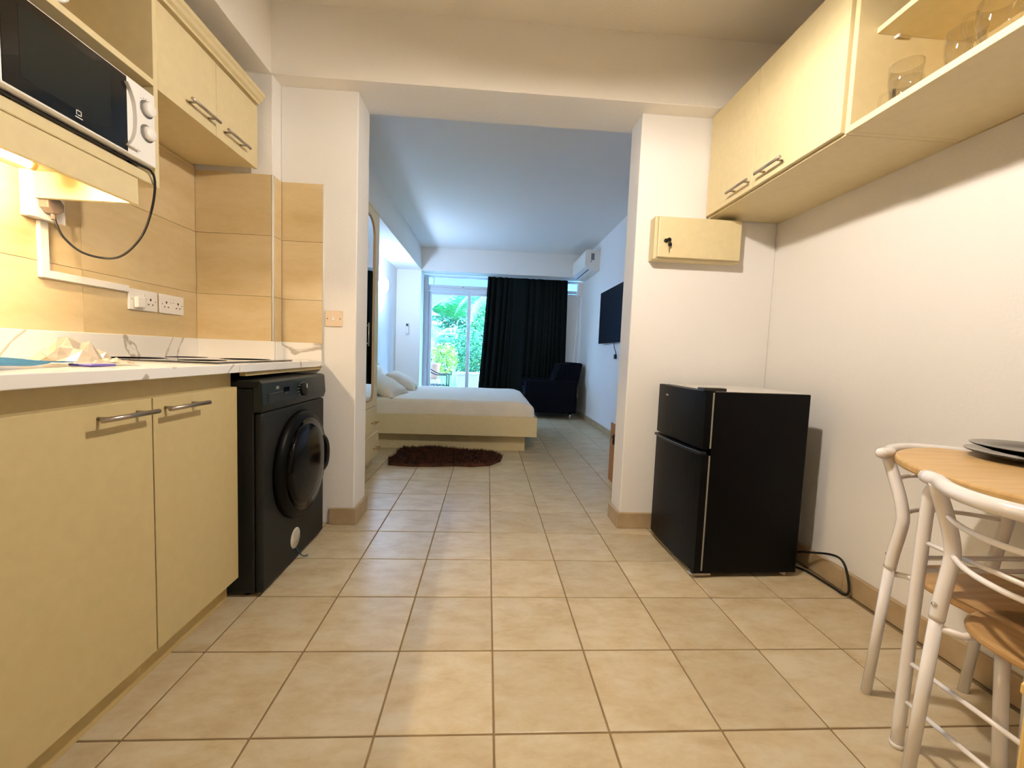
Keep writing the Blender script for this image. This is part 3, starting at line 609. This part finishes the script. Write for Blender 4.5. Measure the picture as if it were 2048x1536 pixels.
# bed
bd = thing('bed', 'cream platform bed with overhanging frame', 'bed', (-.5, 4.8, 0))
put('plinth', G().box(-1.40, .405, 4.147, 5.45, .001, .1705), CREAM, bd)
put('frame', G().box(-1.43, .505, 4.0, 5.60, .172, .362, .002), CREAM, bd)
put('headboard', G().box(XL+.001, -1.431, 3.95, 5.65, .15, .80, .004), CREAM, bd)
def mattress():
    g = G().box(-1.42, .478, 4.022, 5.58, .345, .512, .035, 4)
    bmesh.ops.subdivide_edges(g.b, edges=[e for e in g.b.edges if e.calc_length() > .3], cuts=24, use_grid_fill=True)
    q = random.Random(2)
    for v in g.b.verts:
        x, y, z = v.co
        k = math.sin(9*x+3*y)*math.sin(5*y-2*x)
        if z > .50: v.co.z += .004*k
        if x > .15: v.co.z -= .05*max(0, (x-.30)/.178)**2*(z > .45)
        if y < 4.06 and z < .50: v.co.y += .011*math.sin(13*x+26*z+2*math.sin(5*x))*max(0, .5-z)/.15+.004*math.sin(41*x)
    for f in g.b.faces: f.smooth = True
    return g
put('mattress', mattress(), LINEN, bd, label='mattress in a wrinkled white sheet')
def pillow(label, c, size, rot):
    g = G()
    def fn(u, v, s=1):
        a = 2*u-1; b = 2*v-1; k = (1-abs(a)**3.0)**.5*(1-abs(b)**3.0)**.5 if abs(a) < 1 and abs(b) < 1 else 0
        pin = 1-.08*(1-abs(a))*abs(b)-.08*(1-abs(b))*abs(a)
        return (a*size[0]/2*pin, b*size[1]/2*pin, s*k*size[2]/2*(1+.06*math.sin(7*a+3*b)))
    g.grid(lambda u, v: fn(u, v, 1), 18, 18); g.grid(lambda u, v: fn(u, v, -1), 18, 18); bmesh.ops.remove_doubles(g.b, verts=g.b.verts, dist=1e-5)
    o = put('pillow', g, PILLOW); o.location = c; o.rotation_euler = rot
    return tag(o, label, 'pillow', 'pillows on the bed')
pillow('plump white pillow leaning at the near side of the bed head', (-1.03, 4.32, .597), (.38, .56, .15), (0, math.radians(30), math.radians(-6)))
pillow('white pillow behind the nearest one, towards the window', (-1.00, 5.05, .600), (.38, .56, .15), (0, math.radians(30), math.radians(6)))
pillow('white pillow standing behind the leaning ones against the headboard', (-1.29, 4.42, .625), (.34, .60, .13), (0, math.radians(58), 0))
pillow('white pillow standing against the headboard on the window side', (-1.29, 5.12, .625), (.34, .60, .13), (0, math.radians(58), 0))
# fur rug
rg = G(); q = random.Random(11)
ol = [(-.80, 3.50), (-.62, 3.47), (-.42, 3.485), (-.25, 3.52), (-.10, 3.50), (.05, 3.55), (.15, 3.70), (.17, 3.84), (.10, 3.97), (-.03, 4.04), (-.18, 4.05), (-.30, 4.10), (-.45, 4.14), (-.58, 4.15), (-.68, 4.09), (-.79, 4.10), (-.82, 3.95), (-.80, 3.80), (-.84, 3.66)]
rg.prism(ol, 'z', .001, .022)
ctr = Vector((-.33, 3.79, 0))
import mathutils
def inside(px, py):
    c = False; j = len(ol)-1
    for i in range(len(ol)):
        xi, yi = ol[i]; xj, yj = ol[j]
        if (yi > py) != (yj > py) and px < (xj-xi)*(py-yi)/(yj-yi)+xi: c = not c
        j = i
    return c
fur = thing('fur_rug', 'dark brown shaggy sheepskin rug beside the bed', 'rug', (-.33, 3.79, 0))
put('hide', rg, FUR, fur)
tf = G(); cnt = 0
while cnt < 7000:
    px, py = q.uniform(-.86, .19), q.uniform(3.45, 4.17)
    if not inside(px, py): continue
    cnt += 1; a = q.uniform(0, 2*PI); lx, ly = math.cos(a)*.022+.012, math.sin(a)*.022-.008; h = q.uniform(.018, .038); w_ = .0035
    b0 = Vector((px, py, .018)); nx = Vector((-ly, lx, 0)).normalized()*w_
    v = [tf.b.verts.new(p) for p in (b0-nx, b0+nx, b0+Vector((lx, ly, h)))]; tf.b.faces.new(v)
put('fur', tf, FUR, fur, kind='stuff')
# TV, AC
tv = thing('television', 'black flat television mounted on the bedroom wall', 'television', (1.51, 5.0, 1.5))
put('screen', G().box(1.478, 1.500, 4.42, 5.545, 1.158, 1.826, .003), SCREEN, tv)
put('back_cover', G().box(1.5005, 1.520, 4.55, 5.40, 1.20, 1.72, .006), BLACKP, tv)
put('wall_bracket', G().box(1.5205, XRB-.0005, 4.80, 5.15, 1.35, 1.60), BLACKP, tv)
tvc = thing('power_lead', 'dangling black power lead under the television', 'cable', (1.53, 4.95, 1.1))
put('cord', G().tube(smooth_path([(1.525, 4.99, 1.215), (1.532, 5.01, 1.12), (1.538, 4.97, 1.06), (1.538, 4.94, 1.02)], 5), .004, 6), RUB, tvc)
put('plug', G().box(1.515, 1.541, 4.915, 4.955, .965, 1.02, .006, 2), BLACKP, tvc)
so_ = thing('wall_socket', 'small white socket below the television', 'socket', (XRB, 4.86, 1.02))
put('faceplate', G().box(XRB-.010, XRB-.0005, 4.74, 4.88, .955, 1.04, .003), WHITEP, so_)
put('rocker_switch', G().box(XRB-.014, XRB-.010, 4.80, 4.815, 1.005, 1.022, .001), WHITEP, so_)
ac = thing('air_conditioner', 'white split air conditioner on the bedroom wall by the beam', 'air conditioner', (1.44, 6.35, 2.34))
prof = [(XRB-.001, 2.49), (1.36, 2.49), (1.338, 2.478), (1.330, 2.45), (1.330, 2.29), (1.345, 2.255), (1.43, 2.205), (1.47, 2.198), (XRB-.001, 2.200)]
put('case', G().prism(prof, 'y', 5.932, 6.79, .003), WHITEP, ac)
put('outlet_slot', G().prism([(1.392, 2.2255), (1.404, 2.2185), (1.408, 2.228), (1.396, 2.234)], 'y', 5.99, 6.77), BLACKP, ac)
lb = put('rating_label', G().box(1.415, 1.465, 5.9295, 5.9325, 2.345, 2.44), mat('grey_label', (150, 154, 156), .5), ac)
g = G()
for k in range(6): g.box(1.419, 1.461-.008*(k % 2), 5.929, 5.9297, 2.352+k*.014, 2.357+k*.014)
sub('printed_lines', g, mat('dark_print', (40, 40, 40), .6), lb)
put('screw_cap', G().lathe([(.008, 0), (.008, -.002), (0, -.002)], (1.418, 5.932, 2.325), 'y', 12), BLACKP, ac)
pp = thing('pipe_duct', 'white pipe duct and drain pipe running down the corner under the air conditioner', 'duct', (1.5, 7.0, 1.5))
put('duct_box', G().box(1.455, XRB-.0005, 6.93, 7.02, 1.98, 2.197, .004), WHITEP, pp)
put('pipe', G().tube([(1.500, 7.0, 1.98), (1.470, 7.02, .90), (1.462, 7.02, .30)], .010, 10), WHITEP, pp)
put('conduit', G().box(XRB-.014, XRB-.0005, 6.955, 6.975, .25, 1.979, .001), WHITEP, pp)
# armchair
ch = thing('armchair', 'dark navy armchair on metal legs in front of the curtain', 'armchair', (1.0, 6.65, 0))
put('base', G().box(.60, 1.40, 6.30, 7.00, .095, .36, .02, 2), NAVY, ch)
put('arm', G().box(.58, 1.395, 6.29, 6.42, .10, .595, .03, 3), NAVY, ch)
put('arm', G().box(.58, 1.395, 6.90, 7.01, .10, .60, .03, 3), NAVY, ch)
put('seat_cushion', G().box(.585, 1.20, 6.422, 6.898, .361, .47, .03, 3), NAVY, ch)
put('backrest', G().prism([(1.18, .361), (1.40, .361), (1.485, .86), (1.46, .875), (1.30, .88), (1.26, .86)], 'y', 6.425, 6.895, .02), NAVY, ch)
put('back_cushion', G().prism([(1.00, .472), (1.185, .472), (1.29, .84), (1.25, .865), (1.12, .85)], 'y', 6.44, 6.88, .03), NAVY, ch)
for x in (.66, 1.31):
    for y in (6.36, 6.94): put('leg', G().lathe([(.018, .0005), (.022, .096), (0, .096)], (x, y, 0), seg=14), CHROME, ch)
# cardboard box with bin bag
cb_ = thing('cardboard_box', 'brown cardboard box with a black plastic bag, behind the right pier', 'box', (1.25, 3.1, 0))
put('front_flap', G().box(1.004, 1.012, 2.95, 3.25, .001, .46, .001), CARD, cb_)
put('body', G().box(1.014, 1.38, 2.95, 3.25, .001, .30, .002), CARD, cb_)
def blob(c, r, sd, n=14):
    q = random.Random(sd); g = G(); bmesh.ops.create_icosphere(g.b, subdivisions=3, radius=1)
    for v in g.b.verts:
        k = 1+.16*math.sin(7*v.co.x+sd)*math.sin(6*v.co.y)+q.uniform(-.06, .06); v.co = Vector((c[0]+v.co.x*r[0]*k, c[1]+v.co.y*r[1]*k, c[2]+v.co.z*r[2]*k))
    return g
put('bin_bag', blob((1.115, 3.16, .345), (.125, .09, .065), 4), mat('black_film', (10, 10, 11), .22), cb_)
# sconce, remote
sc = thing('wall_sconce', 'glowing oval wall light half hidden by the wardrobe', 'lamp', (XL, 5.72, 1.83))
put('backplate', G().lathe([(.08, 0), (.08, .012), (0, .012)], (XL+.0005, 5.72, 1.825), 'x', 24), WHITEP, sc)
put('globe', G().lathe([(0, .012), (.075, .016), (.115, .045), (.10, .09), (.06, .115), (0, .122)], (XL+.0005, 5.72, 1.825), 'x', 24, 1.0, 1.05), SCON, sc)
rm = thing('remote_control', 'white remote control in its holder on the far wall', 'remote control', (-1.285, YF, 1.31))
put('holder', G().box(-1.318, -1.262, YF-.020, YF-.0005, 1.225, 1.30, .003), WHITEP, rm)
put('handset', G().box(-1.314, -1.268, YF-.034, YF-.0205, 1.245, 1.405, .004), WHITEP, rm)
put('display', G().box(-1.308, -1.276, YF-.0355, YF-.0335, 1.355, 1.395), mat('lcd_grey', (60, 66, 66), .2), rm)
# ------------------------------------------------------------------ sliding door, transom
w1 = bpy.data.objects.new('window_1', None); COL.objects.link(w1); w1['kind'] = 'structure'; w1.location = (0, YW, 0)
def fb(n, *a): return put(n, G().box(*a, .003), ALU, w1)
Y1, Y2 = 7.12, 7.19
fb('window_frame', -1.088, -1.02, Y1, Y2, 0, 2.248); fb('window_frame', -1.02, XRB, Y1, Y2, 2.205, 2.248)
fb('window_frame', -1.02, XRB, Y1, Y2, 2.04, 2.085); fb('window_frame', -1.02, 1.288, Y1+.01, Y2-.01, 1.985, 2.0395)
fb('window_frame', -1.02, 1.288, Y1, Y2, .0, .03); fb('window_frame', 1.25, 1.288, Y1, Y2, .03, 1.985); fb('window_frame', XRB-.05, XRB, Y1, Y2, 2.085, 2.205)
fb('mullion', -0.945, -0.925, Y1+.015, Y2-.015, 2.085, 2.205); fb('mullion', .12, .16, Y1, Y2, 2.085, 2.205)
s_ = put('catch', G().box(-0.47, -0.43, Y1-.012, Y1-.0005, 2.052, 2.066, .002), STEEL, w1)
def leaf(x0, x1, y):
    lf = put('sliding_leaf', G().box(x0, x0+.058, y, y+.03, .032, 1.98, .003).box(x1-.058, x1, y, y+.03, .032, 1.98, .003).box(x0+.058, x1-.058, y, y+.03, 1.925, 1.98, .003).box(x0+.058, x1-.058, y, y+.03, .032, .10, .003), ALU, w1)
    sub('glass', G().box(x0+.058, x1-.058, y+.012, y+.016, .10, 1.925), PANE, lf); return lf
leaf(-1.018, -0.308, 7.157)
l2 = leaf(-0.368, .46, 7.123); leaf(.44, 1.248, 7.157)
sub('handle', G().tube(smooth_path([(-.328, 7.123, 1.16), (-.328, 7.098, 1.14), (-.328, 7.094, 1.08), (-.328, 7.098, 1.02), (-.328, 7.123, 1.00)], 4), .006, 8), ALU, l2)
for x0, x1 in ((-1.018, -.947), (-.924, .118), (.162, XRB-.052)): put('glass', G().box(x0, x1, 7.15, 7.155, 2.087, 2.203), PANE, w1)
# curtain
def curt(u, v):
    top = 2.242; z = top-(top-.03)*v; xl = -.045-.10*v**1.1-.03*v*v; xr = 1.315+.03*v; x = xl+(xr-xl)*u
    f = (u*13+.9*math.sin(u*7)+.25*math.sin(u*23)); amp = .020+.013*math.sin(u*13)+.006*math.sin(u*31)
    if .55 < u < .78: amp *= .45
    y = 7.048+amp*math.sin(2*PI*f)+.010*math.sin(2*PI*f*2.3+3*v)*v; x += .010*math.sin(2*PI*f+1.2)+.012*v*math.sin(5*u*PI)
    return (x, y, z)
g = G().grid(curt, 260, 14)
tag(put('curtain', g, CURT), 'long dark green pleated curtain across the glass door', 'curtain')
rl = tag(put('curtain_rail', G().box(-1.0, 1.40, 7.06, 7.075, 2.2425, 2.2495), ALU), 'slim white curtain rail under the far beam', 'rail')
# ------------------------------------------------------------------ outside
struct('terrace_floor', bx(-4, 5, 7.35, 9.9, -.12, -.01), TERR)
struct('lawn_ground', bx(-14, 14, 9.9, 34, -.16, -.03), GRASS)
ar = G()
pts = [(-4.0, -.01), (-1.42, -.01), (-1.42, 1.60)]
for k in range(13):
    a = PI-PI*k/12; pts.append((-.12+1.30*math.cos(a), 1.60+.72*math.sin(a)))
pts += [(1.18, -.01), (5, -.01), (5, 3.0), (-4, 3.0)]
struct('wall_arcade', G().prism(pts, 'y', 9.30, 9.52), BLUEW)
struct('ceiling_terrace', bx(-4, 5, 7.35, 9.55, 2.78, 2.95), BLUEW)
struct('wall_outer', bx(-4, -1.6, 7.2, 7.35, -.01, 2.9), BLUEW)
struct('wall_outer', bx(1.75, 5, 7.2, 7.35, -.01, 2.9), BLUEW)
# iron chair
ic = thing('garden_chair', 'black wrought iron armchair on the terrace, seen through the glass', 'chair', (-1.05, 8.35, 0))
for y in (8.15, 8.60):
    put('arm', G().tube(smooth_path([(-1.30, y, .72), (-1.14, y, .60), (-1.00, y, .53), (-.90, y, .52), (-.80, y, .52), (-.775, y, .50), (-.775, y, .40), (-.775, y, .28)], 4), .011, 8), IRON, ic)
    put('leg', G().tube([(-.775, y, .29), (-.76, y, -.008)], .011, 8), IRON, ic); put('leg', G().tube([(-1.25, y, .29), (-1.29, y, -.008)], .011, 8), IRON, ic)
    put('seat_rail', G().tube([(-1.26, y, .285), (-.775, y, .285)], .013, 8), IRON, ic); put('back_post', G().tube([(-1.25, y, .285), (-1.34, y, .86)], .011, 8), IRON, ic)
for k in range(7): put('seat_slat', G().box(-1.24+k*.067, -1.195+k*.067, 8.15, 8.60, .305, .318), IRON, ic)
for k in range(5): put('back_slat', G().tube([(-1.26, 8.21+k*.08, .32), (-1.34, 8.21+k*.08, .84)], .007, 6), IRON, ic)
pk = thing('planter', 'large square pink planter on the terrace', 'planter', (-.45, 9.0, 0))
put('pot', G().prism([(-.60, -.009), (-.20, -.009), (-.17, .50), (-.63, .50)], 'y', 8.80, 9.24, .006), PINK, pk)
put('rim', G().box(-.66, -.14, 8.77, 9.27, .5005, .545, .006), PINK, pk)
def leaves(n, c, r, size, m, sd, name='foliage', par=None, up_=0):
    q = random.Random(sd); g = G()
    for _ in range(n):
        d = Vector((q.gauss(0, 1), q.gauss(0, 1), q.gauss(0, 1))).normalized()*q.uniform(.35, 1)**.6
        p = Vector(c)+Vector((d.x*r[0], d.y*r[1], d.z*r[2])); s = size*q.uniform(.6, 1.4)
        a = Vector((q.gauss(0, 1), q.gauss(0, 1), q.gauss(0, .7)+up_)).normalized()*s; b = a.cross(Vector((q.gauss(0, 1), q.gauss(0, 1), q.gauss(0, 1)))).normalized()*s*.34
        v = [g.b.verts.new(x) for x in (p-a*.5, p+b*.5, p+a*.5, p-b*.5)]; g.b.faces.new(v)
    return put(name, g, m, par)
def fronds(c, n, L, m, sd, par, droop=.7, w_=.05, el=(.2, 1.3)):
    q = random.Random(sd)
    for k in range(n):
        a = 2*PI*k/n+q.uniform(-.3, .3); e = q.uniform(*el); g = G(); prev = Vector(c); dirv = Vector((math.cos(a)*math.cos(e), math.sin(a)*math.cos(e), math.sin(e))); pts = [prev.copy()]
        for i in range(9):
            dirv = (dirv+Vector((0, 0, -droop*.16*(1+i*.15)))).normalized(); prev = prev+dirv*L/9; pts.append(prev.copy())
        g.tube(pts, .008, 4, rads=[.010*(1-i/11) for i in range(10)])
        for i in range(2, 10):
            t = (pts[i]-pts[i-1]).normalized(); side = t.cross(Vector((0, 0, 1))).normalized(); ll = L*.30*math.sin(PI*min(.95, i/10+.05))
            for f in (0, .33, .66):
                pp_ = pts[i-1].lerp(pts[i], f)
                for s in (-1, 1):
                    tip = pp_+(side*s+t*.6+Vector((0, 0, -.35))).normalized()*ll; v = [g.b.verts.new(x) for x in (pp_-t*w_*.25, pp_+t*w_*.25, tip)]; g.b.faces.new(v)
        put('frond', g, m, par)
def shrub(name, label, c, r, n, size, m, sd, cat='shrub'):
    t = thing(name, label, cat, (c[0], c[1], 0)); leaves(n, c, r, size, m, sd, par=t)
    put('stem', G().tube([(c[0], c[1], -.03), (c[0]+.03, c[1], c[2])], .03, 6), BARK, t); return t
shrub('leafy_shrub', 'yellow green shrub behind the iron chair', (-1.02, 9.75, .80), (.36, .25, .42), 700, .10, L3, 21)
shrub('leafy_shrub', 'bushy mid green shrub above the pink planter', (-.50, 10.3, 1.0), (.50, .4, .60), 1100, .10, L1, 22)
shrub('leafy_shrub', 'dark green shrub beside the door stile', (-.10, 10.9, .75), (.75, .5, .95), 1600, .12, L2, 23)
shrub('leafy_shrub', 'low pale shrub right of the door stile', (.45, 10.2, .45), (.6, .4, .6), 1000, .10, L4, 24)
shrub('garden_tree', 'broad pale green tree filling the back of the garden', (-1.2, 15.5, 2.4), (3.2, 1.2, 2.0), 4200, .22, L4, 25, 'tree')
shrub('hedge', 'tall dense hedge closing off the garden at the back', (-.5, 18.5, 2.6), (7.0, 1.0, 2.9), 9000, .42, L2, 40, 'hedge')
shrub('garden_tree', 'dark green tree behind the young palm', (-2.2, 13.2, 1.6), (1.7, .8, 1.3), 2600, .18, L2, 26, 'tree')
shrub('garden_tree', 'mid green tree at the right of the garden view', (.9, 13.6, 2.2), (1.7, .9, 1.9), 3200, .18, L1, 27, 'tree')
pa = thing('palm_tree', 'young palm with pale curved trunk in the garden', 'palm', (-1.45, 11.2, 0))
put('trunk', G().tube(smooth_path([(-1.40, 11.2, -.03), (-1.42, 11.2, .7), (-1.45, 11.2, 1.25)], 4), .045, 8), BARK, pa); fronds((-1.45, 11.2, 1.25), 10, 1.0, L4, 31, pa, .8, .05, (.5, 1.3))
pb = thing('palm_tree', 'tall feathery palm rising behind the arch', 'palm', (-1.0, 13.0, 0))
put('trunk', G().tube([(-1.0, 13.0, -.03), (-1.0, 13.0, 1.9)], .08, 8), BARK, pb); fronds((-1.0, 13.0, 1.9), 18, 2.3, L1, 32, pb, .6, .09, (.7, 1.5))
pc = thing('palm_tree', 'palm with drooping fronds at the right of the garden view', 'palm', (.1, 12.2, 0))
put('trunk', G().tube([(.1, 12.2, -.03), (.1, 12.2, 2.7)], .07, 8), BARK, pc); fronds((.1, 12.2, 2.7), 14, 1.5, L4, 33, pc, 1.0, .07, (.0, 1.2))
ln = thing('stone_pillar', 'pale stone garden pillar with a ledge beyond the terrace', 'pillar', (-1.62, 10.4, 0))
put('shaft', G().box(-1.72, -1.50, 10.3, 10.5, -.03, 1.62, .01), TERR, ln); put('ledge', G().box(-1.78, -1.28, 10.2, 10.6, 1.62, 1.70, .01), TERR, ln); put('roof', G().prism([(-1.80, 1.86), (-1.20, 1.86), (-1.35, 1.93), (-1.65, 1.93)], 'y', 10.2, 10.6), TERR, ln)
put('post', G().box(-1.66, -1.58, 10.36, 10.44, 1.70, 1.86), BARK, ln)
tq = thing('terracotta_pot', 'round terracotta pot by the yellow shrub', 'pot', (-1.17, 9.15, 0))
put('pot', G().lathe([(.08, -.009), (.13, .10), (.15, .28), (.165, .30), (.165, .34), (.14, .34), (.12, .28), (0, .27)], (-1.17, 9.12, .38), seg=24), TERRA, tq)
put('stand', G().box(-1.32, -1.02, 8.98, 9.27, -.009, .371, .006), TERR, tq)
